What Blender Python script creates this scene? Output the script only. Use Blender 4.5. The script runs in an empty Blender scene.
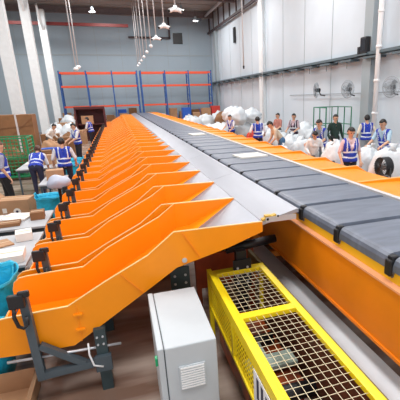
import bpy, math, random
from mathutils import Vector, Matrix, noise
random.seed(7)
PI = math.pi
C = bpy.context.scene.collection
scn = bpy.context.scene
# ---------------------------------------------------------------- camera (world: X across the sorter, Y along it, Z up)
PP = (253.0, 218.0); F = 384.0; H = 2.4
_y = Vector((-138.0, -117.0, F)).normalized()
_x = Vector((1197.0, -153.0, F)); _x = (_x - _y * _x.dot(_y)).normalized()
_z = -_y.cross(_x)
if _z.y > 0: _z = -_z
CAM = Vector((0, 0, H))
def ray(x, y):
    r = Vector((x - PP[0], y - PP[1], F)); return Vector((_x.dot(r), _y.dot(r), _z.dot(r)))
def onz(x, y, z): r = ray(x, y); return CAM + r * ((z - H) / r.z)
def ony(x, y, Y): r = ray(x, y); return CAM + r * (Y / r.y)
cd = bpy.data.cameras.new('camera'); cam = bpy.data.objects.new('camera', cd); C.objects.link(cam)
right = Vector((_x.x, _y.x, _z.x)); down = Vector((_x.y, _y.y, _z.y)); fwd = Vector((_x.z, _y.z, _z.z))
cam.matrix_world = Matrix(((right.x, -down.x, -fwd.x, 0), (right.y, -down.y, -fwd.y, 0), (right.z, -down.z, -fwd.z, H), (0, 0, 0, 1)))
cd.sensor_fit = 'HORIZONTAL'; cd.sensor_width = 36; cd.lens = F / 400 * 36
cd.shift_x = -(PP[0] - 200) / 400; cd.shift_y = (PP[1] - 200) / 400
cd.clip_start = .05; cd.clip_end = 200
scn.camera = cam
# ---------------------------------------------------------------- materials
def s2l(c): return tuple(((v / 255) / 12.92 if v / 255 <= .04045 else ((v / 255 + .055) / 1.055) ** 2.4) for v in c)
def mat(name, rgb, rough=.5, metal=0, var=0.0, scale=6, bump=0, bscale=60, emit=0, coat=0, stretch=None, rgb2=None, spec=None, alpha=None):
    m = bpy.data.materials.new(name); m.use_nodes = True; nt = m.node_tree; N = nt.nodes; L = nt.links
    b = N['Principled BSDF']; c = s2l(rgb) + (1,)
    b.inputs['Base Color'].default_value = c; b.inputs['Roughness'].default_value = rough; b.inputs['Metallic'].default_value = metal
    if spec is not None: b.inputs['Specular IOR Level'].default_value = spec
    if coat: b.inputs['Coat Weight'].default_value = coat; b.inputs['Coat Roughness'].default_value = .15
    if var or rgb2 or bump:
        tc = N.new('ShaderNodeTexCoord'); mp = N.new('ShaderNodeMapping'); L.new(tc.outputs['Object'], mp.inputs[0])
        if stretch: mp.inputs['Scale'].default_value = stretch
        nz = N.new('ShaderNodeTexNoise'); nz.inputs['Scale'].default_value = scale; nz.inputs['Detail'].default_value = 4; L.new(mp.outputs[0], nz.inputs['Vector'])
        if var or rgb2:
            rp = N.new('ShaderNodeValToRGB'); rp.color_ramp.elements[0].position = .35; rp.color_ramp.elements[1].position = .68
            a = tuple(v * (1 - var) for v in c[:3]) + (1,); z = (s2l(rgb2) + (1,)) if rgb2 else tuple(min(1, v * (1 + var)) for v in c[:3]) + (1,)
            rp.color_ramp.elements[0].color = a; rp.color_ramp.elements[1].color = z
            L.new(nz.outputs['Fac'], rp.inputs[0]); L.new(rp.outputs[0], b.inputs['Base Color'])
        if bump:
            n2 = N.new('ShaderNodeTexNoise'); n2.inputs['Scale'].default_value = bscale; L.new(mp.outputs[0], n2.inputs['Vector'])
            bp = N.new('ShaderNodeBump'); bp.inputs['Strength'].default_value = bump; bp.inputs['Distance'].default_value = .02
            L.new(n2.outputs['Fac'], bp.inputs['Height']); L.new(bp.outputs[0], b.inputs['Normal'])
    if emit: b.inputs['Emission Color'].default_value = c; b.inputs['Emission Strength'].default_value = emit
    return m
M = dict(
 orange=mat('orange_paint', (250, 149, 14), .34, var=.04, scale=3, spec=.4),
 orange_edge=mat('pale_orange_edge', (255, 204, 136), .4),  # paler orange than the panels, for the folded chute lips
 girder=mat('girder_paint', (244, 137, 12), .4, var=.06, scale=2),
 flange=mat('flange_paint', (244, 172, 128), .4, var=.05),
 silver=mat('brushed_steel', (176, 180, 190), .36, metal=.6, var=.05, scale=5, stretch=(1, .2, 1)),
 slide=mat('slide_steel', (150, 154, 163), .4, metal=.7, var=.05, scale=5),  # same steel as the side plate, darkened to offset the light on it
 zinc=mat('zinc', (205, 208, 214), .4, metal=.5),
 belt=mat('carrier_belt', (104, 112, 128), .4, var=.16, scale=3, stretch=(1, 5, 1), spec=.6),
 black=mat('black_plastic', (22, 23, 28), .45, var=.1),
 darkside=mat('carrier_side', (66, 74, 88), .4),
 yellow=mat('yellow_paint', (250, 222, 30), .4, var=.05, scale=8),
 amber=mat('amber_strip', (250, 200, 20), .45),
 wire=mat('galvanised_wire', (232, 222, 190), .4),
 dgrey=mat('dark_grey_paint', (72, 84, 92), .4, var=.08),
 dgreen=mat('dark_green_grey', (50, 66, 70), .45, var=.1),
 cab=mat('cabinet_paint', (190, 198, 204), .42, var=.02),
 cabdark=mat('door_seam', (70, 80, 84), .5),
 green=mat('green_paint', (20, 120, 90), .4),
 greenlamp=mat('green_plastic', (20, 170, 110), .3),
 crate=mat('crate_green', (30, 140, 90), .5),
 floor=mat('polished_concrete', (138, 112, 98), .22, var=.12, scale=2.2, rgb2=(204, 188, 176), stretch=(.25, 1.3, 1)),  # paler streaks along X paint reflections into the floor colour
 wall=mat('wall_panel', (204, 216, 226), .6, var=.06, scale=.4),
 wallb=mat('back_panel', (162, 180, 192), .6, var=.05, scale=.3),
 column=mat('column_paint', (226, 232, 235), .55, var=.03),
 seam=mat('panel_seam', (160, 172, 178), .6),
 ceil=mat('ceiling_sheet', (150, 142, 136), .8, var=.08, scale=.5),
 beam=mat('roof_beam', (120, 108, 108), .6, var=.1),
 darkbeam=mat('dark_beam', (66, 52, 54), .6),
 whitebeam=mat('white_beam', (205, 200, 200), .5),
 redbeam=mat('red_beam', (112, 30, 28), .5),
 rackblue=mat('rack_blue', (38, 84, 150), .45),
 rackorange=mat('rack_orange', (222, 84, 52), .45),
 tray=mat('cable_tray', (92, 108, 116), .45),
 white=mat('white_plastic', (240, 241, 243), .45),
 bag=mat('woven_bag', (214, 222, 228), .5, var=.04, bump=.4, bscale=12),
 cyan=mat('cyan_woven', (30, 176, 212), .5, var=.12, scale=20, bump=.3, bscale=20),
 card=mat('cardboard', (178, 138, 104), .75, var=.08, scale=4),
 cardd=mat('cardboard_dark', (136, 96, 62), .8, var=.12, scale=3),
 cardin=mat('cardboard_inside', (120, 84, 62), .85),
 cardw=mat('white_carton', (232, 228, 222), .6, var=.04),
 tape=mat('packing_tape', (206, 176, 140), .35),
 olive=mat('olive_beam', (138, 132, 96), .5, var=.08),
 pale=mat('pale_beam', (234, 238, 244), .42, var=.06, scale=3),
 table=mat('table_top', (176, 180, 186), .5),
 mark=mat('print_dark', (48, 46, 70), .6),
 lamp=mat('lamp_lens', (255, 255, 255), .4, emit=14),
 blueb=mat('blue_plastic', (30, 90, 190), .4),
 fan=mat('fan_grey', (150, 160, 168), .4),
 glass=mat('dark_screen', (40, 42, 50), .2),
 red=mat('red_plastic', (200, 60, 50), .5),
)
# ---------------------------------------------------------------- mesh builder
class MB:
    def __init__(s): s.v = []; s.f = []; s.m = []
    def add(s, vs, fs, mi=0):
        o = len(s.v); s.v += [tuple(v) for v in vs]; s.f += [tuple(i + o for i in f) for f in fs]; s.m += [mi] * len(fs); return s
    def box(s, x0, x1, y0, y1, z0, z1, mi=0):
        return s.add([(x0,y0,z0),(x1,y0,z0),(x1,y1,z0),(x0,y1,z0),(x0,y0,z1),(x1,y0,z1),(x1,y1,z1),(x0,y1,z1)],
              [(0,3,2,1),(4,5,6,7),(0,1,5,4),(1,2,6,5),(2,3,7,6),(3,0,4,7)], mi)
    def bar(s, a, b, w, h=None, mi=0, up=(0, 0, 1)):
        a = Vector(a); b = Vector(b); h = h or w; d = (b - a).normalized(); u = Vector(up)
        if abs(d.dot(u)) > .98: u = Vector((0, 1, 0))
        r = d.cross(u).normalized(); u = r.cross(d).normalized()
        q = [(-w/2, -h/2), (w/2, -h/2), (w/2, h/2), (-w/2, h/2)]
        vs = [p + r * i + u * j for p in (a, b) for i, j in q]
        return s.add(vs, [(0,1,2,3),(7,6,5,4),(0,4,5,1),(1,5,6,2),(2,6,7,3),(3,7,4,0)], mi)
    def tube(s, pts, r, n=8, mi=0, caps=True):
        pts = [Vector(p) for p in pts]; R = r if isinstance(r, (list, tuple)) else [r] * len(pts); o = len(s.v); prev = None
        for i, p in enumerate(pts):
            d = (pts[min(i+1, len(pts)-1)] - pts[max(i-1, 0)]).normalized()
            if prev is None:
                prev = d.cross(Vector((0, 0, 1)) if abs(d.z) < .9 else Vector((1, 0, 0))).normalized()
            u = (prev - d * prev.dot(d)).normalized(); w = d.cross(u); prev = u
            for k in range(n):
                a = 2 * PI * k / n; s.v.append(tuple(p + (u * math.cos(a) + w * math.sin(a)) * R[i]))
        for i in range(len(pts) - 1):
            for k in range(n):
                k2 = (k + 1) % n; s.f.append((o+i*n+k, o+i*n+k2, o+(i+1)*n+k2, o+(i+1)*n+k)); s.m.append(mi)
        if caps:
            s.f.append(tuple(o + k for k in range(n))[::-1]); s.m.append(mi)
            s.f.append(tuple(o + (len(pts)-1)*n + k for k in range(n))); s.m.append(mi)
        return s
    def ball(s, c, r, nu=12, nv=8, mi=0, fn=None):
        c = Vector(c); r = Vector(r if isinstance(r, (tuple, list)) else (r, r, r)); o = len(s.v)
        def P(a, b):
            d = Vector((math.cos(a)*math.sin(b), math.sin(a)*math.sin(b), math.cos(b)))
            k = fn(d) if fn else 1; return tuple(c + Vector((d.x*r.x, d.y*r.y, d.z*r.z)) * k)
        s.v.append(P(0, 0))
        for j in range(1, nv):
            for i in range(nu): s.v.append(P(2*PI*i/nu, PI*j/nv))
        s.v.append(P(0, PI)); e = len(s.v) - 1
        for i in range(nu):
            i2 = (i+1) % nu; s.f.append((o, o+1+i, o+1+i2)); s.m.append(mi)
            for j in range(nv-2):
                a = o+1+j*nu; s.f.append((a+i, a+nu+i, a+nu+i2, a+i2)); s.m.append(mi)
            a = o+1+(nv-2)*nu; s.f.append((a+i, e, a+i2)); s.m.append(mi)
        return s
    def prism(s, poly, y0, y1, mi=0):   # polygon in XZ extruded along Y
        n = len(poly); vs = [(x, y0, z) for x, z in poly] + [(x, y1, z) for x, z in poly]
        fs = [tuple(range(n)), tuple(range(2*n-1, n-1, -1))] + [(i, i+n, (i+1) % n + n, (i+1) % n) for i in range(n)]
        return s.add(vs, fs, mi)
    def build(s, name, mats, parent=None, smooth=False, bevel=0, loc=None):
        me = bpy.data.meshes.new(name)
        vs = s.v
        me.from_pydata(vs, [], s.f); me.update()
        if not isinstance(mats, (list, tuple)): mats = [mats]
        for m in mats: me.materials.append(M[m] if isinstance(m, str) else m)
        for p, k in zip(me.polygons, s.m): p.material_index = k; p.use_smooth = smooth
        import bmesh
        bm = bmesh.new(); bm.from_mesh(me); bmesh.ops.recalc_face_normals(bm, faces=bm.faces); bm.to_mesh(me); bm.free()
        o = bpy.data.objects.new(name, me); C.objects.link(o)
        if bevel:
            b = o.modifiers.new('bevel', 'BEVEL'); b.width = bevel; b.segments = 2; b.limit_method = 'ANGLE'
        if parent: o.parent = parent
        if loc is not None: o.location = loc
        return o
def tag(o, label, cat, group=None, kind=None):
    o['label'] = label; o['category'] = cat
    if group: o['group'] = group
    if kind: o['kind'] = kind
    return o
def thing(name, label, cat, loc=(0, 0, 0), rz=0, group=None):
    o = bpy.data.objects.new(name, None); C.objects.link(o); o.location = loc; o.rotation_euler = (0, 0, rz); o.empty_display_size = .1
    return tag(o, label, cat, group)
def struct(o): o['kind'] = 'structure'; return o
def dup(root, loc, rz=None, label=None, group=None):
    def rec(o, par):
        c = o.copy(); C.objects.link(c); c.parent = par
        for ch in [k for k in KIDS.get(o.name, [])]: rec(ch, c)
        return c
    KIDS = {}
    def walk(o):
        KIDS[o.name] = list(o.children)
        for k in o.children: walk(k)
    walk(root); r = rec(root, None); r.location = loc
    if rz is not None: r.rotation_euler = (0, 0, rz)
    if label: r['label'] = label
    if group: r['group'] = group
    return r
ONES = 'first second third fourth fifth sixth seventh eighth ninth tenth eleventh twelfth thirteenth fourteenth fifteenth sixteenth seventeenth eighteenth nineteenth'.split()
def ordinal(n):
    if n < 20: return ONES[n-1]
    t = {20: 'twent', 30: 'thirt', 40: 'fort', 50: 'fift'}[n // 10 * 10]
    return t + 'ieth' if n % 10 == 0 else t + 'y-' + ONES[n % 10 - 1]
# ---------------------------------------------------------------- room
WX, BY = 9.1, 38.0; CZ = 9.5
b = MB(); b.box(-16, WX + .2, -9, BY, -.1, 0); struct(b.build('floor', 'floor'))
b = MB(); b.box(-16, WX + .3, BY, BY + .3, 0, CZ)
b.box(-16, WX, BY - .03, BY, 6.15, 6.25, 1)
for i in range(13): b.box(-15 + i * 2, -14.96 + i * 2, BY - .012, BY, 0, CZ - .1, 1)
struct(b.build('wall_back', ['wallb', 'seam']))
b = MB(); b.box(WX, WX + .3, -9, BY, 0, CZ)
for i in range(18): b.box(WX - .012, WX, -8 + i * 2.65, -7.97 + i * 2.65, 0, CZ - .1, 1)
struct(b.build('wall_right', ['wall', 'seam']))
b = MB(); b.box(-16.3, -16, -9, BY, 0, CZ); struct(b.build('wall_left', 'wall'))
b = MB(); b.box(-16, WX + .3, -9.3, -9, 0, CZ); struct(b.build('wall_rear', 'wall'))
b = MB(); b.box(-16, WX + .3, -9, BY + .3, CZ, CZ + .2)
for i in range(30): b.box(-16, WX, -8.5 + i * 1.55, -8.42 + i * 1.55, CZ - .06, CZ)
struct(b.build('ceiling', 'ceil'))
# roof members
for i, Y in enumerate((6, 12, 18, 24, 30, 36)):
    b = MB(); b.box(-15.9, WX - .02, Y - .12, Y + .12, CZ - .5, CZ - .44); b.box(-15.9, WX - .02, Y - .02, Y + .02, CZ - .44, CZ - .1); b.box(-15.9, WX - .02, Y - .12, Y + .12, CZ - .1, CZ - .07)
    struct(b.build('trim_1' if i == 0 else 'trim_1.%03d' % i, 'beam'))
b = MB(); b.box(-15.9, WX - 1, BY - 3.1, BY - 2.9, 7.95, 8.12); b.box(-15.9, WX-1, BY-3.05, BY-2.95, 8.12, 8.18)
b.v = [(min(x, 1.7), y, z) for x, y, z in b.v]; struct(b.build('trim_2', 'redbeam'))
b = MB(); b.box(1.75, 5.3, BY - .3, BY - .15, 7.55, 7.7); b.box(5.2, 5.35, BY-.3, BY-.15, 7.55, 9.4); struct(b.build('trim_3', 'darkbeam'))
# truss rail on the right wall: dark lower chord, posts, white upper pipe
b = MB(); b.box(WX - .35, WX - .2, 4, BY - .1, 8.0, 8.15)
for i in range(20): b.box(WX - .32, WX - .22, 5 + i * 1.7, 5.1 + i * 1.7, 8.15, CZ - .03)
struct(b.build('trim_4', 'darkbeam'))
b = MB(); b.tube([(WX - .9, 6, 9.15), (WX - .9, BY - .1, 9.15)], .09); struct(b.build('trim_5', 'whitebeam', smooth=True))
# columns
for i, (Y, lab) in enumerate([(21.6, 'large white building column at far left, nearest of the left row'), (28.2, 'white building column, second of the left row behind the cardboard stack'), (34.8, 'white building column, third and farthest of the left row')]):
    t = thing('building_column', lab, 'column', (-4.4, Y, 0))
    b = MB(); b.box(-.24, .24, -.24, .24, 0, CZ - .55); b.build('shaft', 'column', t)
    b = MB(); b.box(-.35, .35, -.35, .35, 0, .06); b.build('base_plate', 'dgrey', t)
    if i: 
        b = MB(); b.bar((0, 0, 7.4), (0, -1.6, CZ - .55), .14); b.build('knee_brace', 'column', t)
for i, (Y, w) in enumerate([(12.6, .5), (23.9, .5), (35.5, .5), (1.3, .5)]):
    t = thing('wall_column', ['grey steel column on the right wall beside the white drain pipe', 'narrow steel column in the middle of the right wall', 'farthest steel column on right wall near the back corner', 'steel column on the right wall nearest the camera'][i], 'column', (WX - .13, Y + .3, 0))
    b = MB(); b.box(-.12, .12, -w/2, w/2, 0, CZ - .1); b.build('shaft', 'seam' if i != 1 else 'column', t)
    b = MB(); b.box(-.2, .12, -w/2 - .08, w/2 + .08, 0, .05); b.build('base_plate', 'dgrey', t)
for i, Y in enumerate((12.3, 23.75)):
    b = MB(); b.tube([(WX - .34, Y - .2, 0), (WX - .34, Y - .2, CZ - .1)], .09 if i == 0 else .04, 10)
    for k in range(8): b.tube([(WX - .34, Y-.2, .6 + k * 1.1), (WX - .34, Y-.2, .68 + k * 1.1)], .11 if i == 0 else .05, 10)
    tag(b.build('drain_pipe', 'white', smooth=True), ['white vertical drain pipe running up right wall beside the nearer column', 'thin white drain pipe on the middle wall column'][i], 'pipe')
# cable tray on the right wall with hanging light fittings
t = thing('cable_tray', 'long grey cable tray running level along the right wall', 'cable tray', (WX - .22, 2, 3.72))
b = MB(); b.box(-.15, .15, 0, 35.9, 0, .02); b.box(-.15, -.13, 0, 35.9, 0, .12); b.box(.13, .15, 0, 35.9, 0, .12); b.build('tray', 'tray', t)
for k in range(22):
    b = MB(); b.box(-.2, .2, .5 + k * 1.6, 1.3 + k * 1.6, -.1, -.03); b.box(-.03, .03, .88 + k*1.6, .92+k*1.6, -.03, 0); b.build('bracket', 'tray', t)
    b = MB(); b.tube([(-.1, .9 + k * 1.6, -.1), (-.1, .9 + k * 1.6, -.34)], .012, 5); b.build('hanger', 'tray', t)
# thin pipe with wall fans
t = thing('fan_rail', 'thin grey pipe rail carrying the wall fans', 'pipe', (WX - .1, 8, 2.45))
b = MB(); b.tube([(0, 0, 0), (0, 12, 0)], .02, 6); b.build('pipe', 'fan', t, True)
def wall_fan(Y, z, rz, lab, near=1.0):
    t = thing('wall_fan', lab, 'fan', (WX - .75, Y, z), rz, 'wall fans')
    b = MB()
    for k in range(40):
        a = 2 * PI * k / 40
        b.tube([(-.12, 0, 0), (-.1, .16*math.cos(a), .16*math.sin(a)), (-.04, .3*math.cos(a), .3*math.sin(a)), (.04, .32*math.cos(a), .32*math.sin(a)), (.1, .2*math.cos(a), .2*math.sin(a)), (.1, .05*math.cos(a), .05*math.sin(a))], .004, 4, caps=False)
    for r, x in ((.32, 0), (.24, -.08), (.14, -.1)):
        b.tube([(x, r*math.cos(2*PI*k/24), r*math.sin(2*PI*k/24)) for k in range(25)], .008, 4, caps=False)
    b.build('guard', 'fan', t)
    for j in range(3):
        b = MB(); vs = []
        for k in range(7):
            for q in (-1, 1):
                a = 2*PI*j/3 + q*.35*(1 - .25*k/6) + k*.05; r = .06 + .035*k; vs.append((-.02 + q*.03, r*math.cos(a), r*math.sin(a)))
        vs += [(x + .006, y, z_) for x, y, z_ in vs]
        fs = [(2*k, 2*k+1, 2*k+3, 2*k+2) for k in range(6)] + [(14+2*k, 16+2*k, 17+2*k, 15+2*k) for k in range(6)]
        b.add(vs, fs); b.build('blade', 'fan', t)
    b = MB(); b.tube([(-.06, 0, 0), (.06, 0, 0), (.16, 0, 0), (.2, 0, 0)], [.06, .085, .085, .05], 12); b.build('motor', 'black', t, True)
    b = MB(); b.tube([(.12, 0, -.02), (.2, 0, -.2), (.4, 0, -.24)], .025, 8); b.build('wall_arm', 'black', t, True)
wall_fan(13.3, 2.6, .25, 'round grey wall fan in the middle, under the black speaker')
wall_fan(10.77, 2.6, .3, 'round grey wall fan nearest the right edge of the picture')
wall_fan(15.8, 2.62, -.49, 'wall fan turned edge-on, farthest along the right wall')
# speaker box above the tray
t = thing('wall_speaker', 'black boxy loudspeaker on the tray of the right wall', 'speaker', (WX - .33, 12.95, 3.80))
b = MB(); b.box(-.1, .1, -.22, .16, .0, .56); b.box(-.12, .08, .16, .3, 0, .26); b.build('cabinet', 'black', t, bevel=.02)
b = MB(); b.box(-.11, -.1, -.17, .11, .08, .5); b.build('grille', 'glass', t)
b = MB(); b.box(-.12, .3, -.3, .36, -.05, 0); b.build('shelf', 'tray', t)
# wall heater strip (black) far right wall
b = MB(); b.box(WX - .12, WX - .02, 30.0, 30.4, 6.35, 7.4); tag(b.build('wall_light', 'black', bevel=.01), 'tall thin black fitting high on right wall near the corner', 'wall light')
# dark square panel on the back wall
b = MB(); b.box(5.62, 6.4, BY - .09, BY - .03, 7.2, 8.05); b.box(5.58, 6.44, BY-.07, BY - .031, 7.16, 8.09, 1); tag(b.build('wall_panel', ['black', 'glass']), 'small dark square panel high on the back wall', 'panel')
# ceiling lamps
def bay_lamp(x, y, z, lab):
    t = thing('high_bay_lamp', lab, 'lamp', (x, y, z))
    b = MB(); b.tube([(0,0,.35),(0,0,.3),(0,0,.12),(0,0,0)], [.06, .1, .12, .24], 16, caps=False); b.build('housing', 'fan', t, True)
    b = MB(); b.tube([(0,0,.03),(0,0,.0)], [.2,.2], 16); b.build('lens', 'lamp', t)
    b = MB(); b.tube([(0,0,.35),(0,0,CZ - z)], .012, 5); b.build('cord', 'black', t)
p = ony(92, 12, 33); bay_lamp(p.x, 33, p.z, 'round glowing high-bay lamp at upper left of the hall')
p = ony(181, 10, 33); bay_lamp(p.x, 33, p.z, 'round glowing high-bay lamp in the middle of the ceiling')
p = ony(195.5, 21, 35); bay_lamp(p.x, 35, p.z, 'dim round high-bay lamp near the back right corner')
# camera drops above the sorter
drops = [(174, 9, 5), (164, 26, 5), (157, 38, 5)] + [None] * 6
yy = [12.99, 15.9, 18.87, 21.6, 24.2, 26.8, 29.3, 31.6, 33.6]
for i, Y in enumerate(yy):
    z = 5.0
    t = thing('camera_pole', 'white ceiling drop pole with camera head above the sorter, %s from the front' % ordinal(i + 1), 'camera pole', (2.05, Y, z), 0, 'camera poles above the sorter')
    b = MB(); b.tube([(0, 0, .05), (0, 0, CZ - z)], .022, 8); b.build('pole', 'whitebeam', t, True)
    if i < 3:
        b = MB(); b.tube([(0,0,.1),(0,0,0),(0,0,-.06)], [.05,.09,.09], 10); b.build('mount', 'white', t, True)
        for a in (-1, 1):
            b = MB(); b.tube([(0, 0, 0), (a*.08, -.02, -.02), (a*.19, -.08, -.07)], [.04, .06, .06], 10)
            h = b.build('camera_head', 'white', t, True)
            b = MB(); b.tube([(a*.19, -.08, -.07), (a*.203, -.088, -.077)], [.045, .045], 10); b.build('lens', 'black', h)
    else:
        b = MB(); b.ball((0,0,0), (.09,.09,.08)); b.build('camera_head', 'white', t, True)
for i, (x, y, Y) in enumerate([(76, 69, 22.6), (78.5, 67, 24.5), (77, 59, 27)][:2]):
    q = ony(x, y, Y); t = thing('camera_pole', ['twin long drop pole at left of the hall, the nearer one', 'twin long drop pole at left of the hall, the farther one'][i], 'camera pole', q)
    b = MB(); b.tube([(0, 0, .05), (0, 0, CZ - q.z - .02)], .025, 8); b.build('pole', 'whitebeam', t, True)
    b = MB(); b.ball((0, 0, 0), (.13, .13, .09)); b.build('camera_head', 'white', t, True)
q = onz(243.7, 66, 4); t = thing('pendant_cord', 'single white cord hanging from ceiling before the right wall', 'cord', q)
b = MB(); b.tube([(0,0,0),(0,0,CZ-q.z-.02)], .03, 6); b.build('cord', 'whitebeam', t, True)
b = MB(); b.tube([(0,0,-.14),(0,0,.02)], [.04,.05], 8); b.build('plug', 'black', t, True)
# ---------------------------------------------------------------- back racks
def rack(x0, n, w, lab):
    t = thing('pallet_rack', lab, 'rack', (x0, 35, 0)); top = 4.6
    for i in range(n + 1):
        b = MB()
        for y in (0, 1.0):
            b.box(i*w - .05, i*w + .05, y - .04, y + .04, 0, top + .15)
        for k in range(6): 
            z = .2 + k * .75; b.bar((i*w, 0, z), (i*w, 1.0, z + .6), .03); b.bar((i*w, 0, z), (i*w, 1, z), .03)
        b.build('upright', 'rackblue', t)
    for z in (1.95, 3.5, 4.52):
        for i in range(n):
            for y in (-.05, 1.05):
                b = MB(); b.box(i*w + .055, (i+1)*w - .055, y - .025, y + .025, z, z + .13); b.build('beam', 'rackorange', t)
    return t
rack(-3.9, 3, 1.95, 'left blue and orange pallet rack against the back wall')
rack(2.25, 3, 1.98, 'right blue and orange pallet rack beside the back corner')
# ---------------------------------------------------------------- sorter frame
SF = t = thing('sorter_frame', 'long orange main frame of the belt sorter running down the hall', 'sorter frame', (1.54, .4, 0))
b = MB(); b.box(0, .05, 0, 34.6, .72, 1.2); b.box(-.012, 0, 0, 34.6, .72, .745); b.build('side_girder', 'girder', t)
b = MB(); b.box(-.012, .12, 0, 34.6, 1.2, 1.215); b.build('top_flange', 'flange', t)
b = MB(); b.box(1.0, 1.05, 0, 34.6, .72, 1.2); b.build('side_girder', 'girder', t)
b = MB(); b.box(.045, .07, 0, 34.6, 1.215, 1.29); b.build('guide_strip', 'amber', t)
b = MB(); b.box(.12, 1.0, 0, 34.6, 1.0, 1.18); b.build('track_bed', 'black', t)
for k in range(1, 12):
    for x in (.02, 1.0):
        b = MB(); b.box(x - .05 + .03, x + .05+ .03, 1.2 + k*3 , 1.35 + k*3, .012, .72); b.box(x-.06, x+.12, 1.15+k*3, 1.40+k*3, 0, .013); b.build('leg', 'girder', t)
    b = MB(); b.bar((.1, 1.27 + k*3, .3), (.98, 1.27 + k*3, .3), .08); b.build('cross_member', 'girder', t)
# belt carriers
def carrier(lab):
    t = thing('belt_carrier', lab, 'carrier', (1.62, 0, 1.2), 0, 'belt carriers on the sorter')
    L = .62; x0, x1 = 0, .92
    b = MB()   # belt wraps round with rounded long sides
    prof = [(-.055, .1), (-.055, .15), (-.045, .178), (-.025, .194), (.005, .2), (x1 - .06, .2), (x1 - .02, .19), (x1, .15), (x1, .1)]
    n = len(prof); vs = []
    for y, s in ((0.006, .0), (.02, 1), (L - .02, 1), (L - .006, 0)):
        for x, z in prof: vs.append((x, y, z - (0 if s else .05)))
    fs = [(i*n+j, i*n+j+1, (i+1)*n+j+1, (i+1)*n+j) for i in range(3) for j in range(n-1)]
    fs += [tuple(range(n))[::-1], tuple(range(3*n, 4*n)), tuple([0, 3*n] + [])][:2]
    fs.append((0, n-1, 4*n-1, 3*n)); fs = fs[:-1] + [(0, n, 2*n, 3*n, 4*n-1, 3*n-1, 2*n-1, n-1)]
    b.add(vs, fs); b.build('belt', 'belt', t, False)
    b = MB(); b.box(.04, x1 - .02, .02, L - .02, .02, .1); b.build('chassis', 'black', t)
    b = MB(); b.box(-.075, -.04, L - .015, L + .05, .06, .175); b.box(-.06, .0, L - .01, L + .045, .15, .2); b.build('end_cap', 'black', t, bevel=.012)
    return t
N0 = 1
c0 = None
for i in range(53):
    Y = .01 + .655 * i + .59
    lab = 'grey belt carrier of the sorter, %s from the front' % ordinal(i + 1)
    if c0 is None: c0 = carrier(lab); c0.location = (1.62, Y, 1.2)
    else: dup(c0, (1.62, Y, 1.2), label=lab)
# silver side plate (left) and right rim
t = thing('side_plate', 'long bright steel side plate between belts and left chutes', 'side plate', (1.12, 3.08, 1.33))
b = MB(); k = 16; 
for i in range(k):
    y0 = i * 2.0; y1 = min(y0 + 1.994, 31.9)
    b.prism([(0, 0), (.33, .085), (.355, .085), (.355, .05), (.33, .05), (0, -.03)], y0, y1)
b.build('plate', 'silver', t)
b = MB(); b.box(0.03, .33, -.004, 0, -.01, .04); b.build('end_cover', 'zinc', t)
b = MB(); b.bar((.0, .03, .012), (.14, .03, .048), .05, .02); b.box(.03, .09, .0, .05, .03, .055); b.build('gold_bracket', mat('gold_bracket', (216, 178, 80), .35, .4), t, bevel=.004)
b = MB(); b.ball((.05, -.004, .02), .012); b.ball((.15, -.004, .04), .01); b.build('bolt', 'black', t)
b = MB(); b.box(2.56, 2.62, .3, 35, 1.34, 1.395); b.v = [(x - 1.54, y - .4, z) for x, y, z in b.v]; b.build('side_rim', 'whitebeam', SF)
# parcels on belt
def parcel(x, y, z, w, d, h, rz, m, lab, group=None):
    b = MB(); b.box(-w/2, w/2, -d/2, d/2, 0, h); b.box(-w/2 + .01, w/2 - .01, -.012, .012, h, h + .002, 1)
    o = b.build('parcel', [m, 'tape'], bevel=min(.008, h * .2)); o.location = (x, y, z); o.rotation_euler = (0, 0, rz)
    return tag(o, lab, 'parcel', group)
p = onz(250, 156, 1.41); parcel(p.x, p.y, 1.402, .5, .42, .03, .12, 'cardw', 'flat white parcel lying on the grey belts')
p = onz(197, 134.5, 1.41); parcel(p.x, p.y, 1.402, .4, .5, .03, .1, 'cardw', 'small white parcel farther up the grey belts')
# ---------------------------------------------------------------- left chutes
PITCH = .935; BX, BZ = -.70, 0.0
def wall_part(pts_top, pts_bot, yf, th=.012):
    """sheet wall: pts_top and pts_bot = [(x,z)], yf(x) gives its y; slab of thickness th"""
    b = MB(); n = len(pts_top); vs = []
    for dy in (0, th):
        for (x, z) in pts_top: vs.append((x, yf(x) + dy, z))
        for (x, z) in pts_bot: vs.append((x, yf(x) + dy, z))
    o = 2 * n; fs = []
    for i in range(n - 1):
        fs.append((i, i+1, n+i+1, n+i)); fs.append((o+i, o+n+i, o+n+i+1, o+i+1))
        fs.append((i, o+i, o+i+1, i+1)); fs.append((n+i, n+i+1, o+n+i+1, o+n+i))
    fs.append((0, n, o+n, o)); fs.append((n-1, o+n-1, o+2*n-1, 2*n-1))
    return b.add(vs, fs)
XT = [1.12, .80, .40, .10, -.25, -.56, -.80, -1.0, -1.07, -1.12, -1.14]
ZT = [1.33, 1.335, 1.34, 1.165, .995, .83, .825, .82, .81, .77, .70]
ZB = [1.24, 1.135, 1.02, .875, .66, .47, .475, .485, .49, .495, .50]
def ztop(x): 
    for i in range(len(XT)-1):
        if XT[i] >= x >= XT[i+1]: f = (XT[i]-x)/(XT[i]-XT[i+1]); return ZT[i] + f*(ZT[i+1]-ZT[i])
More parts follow.
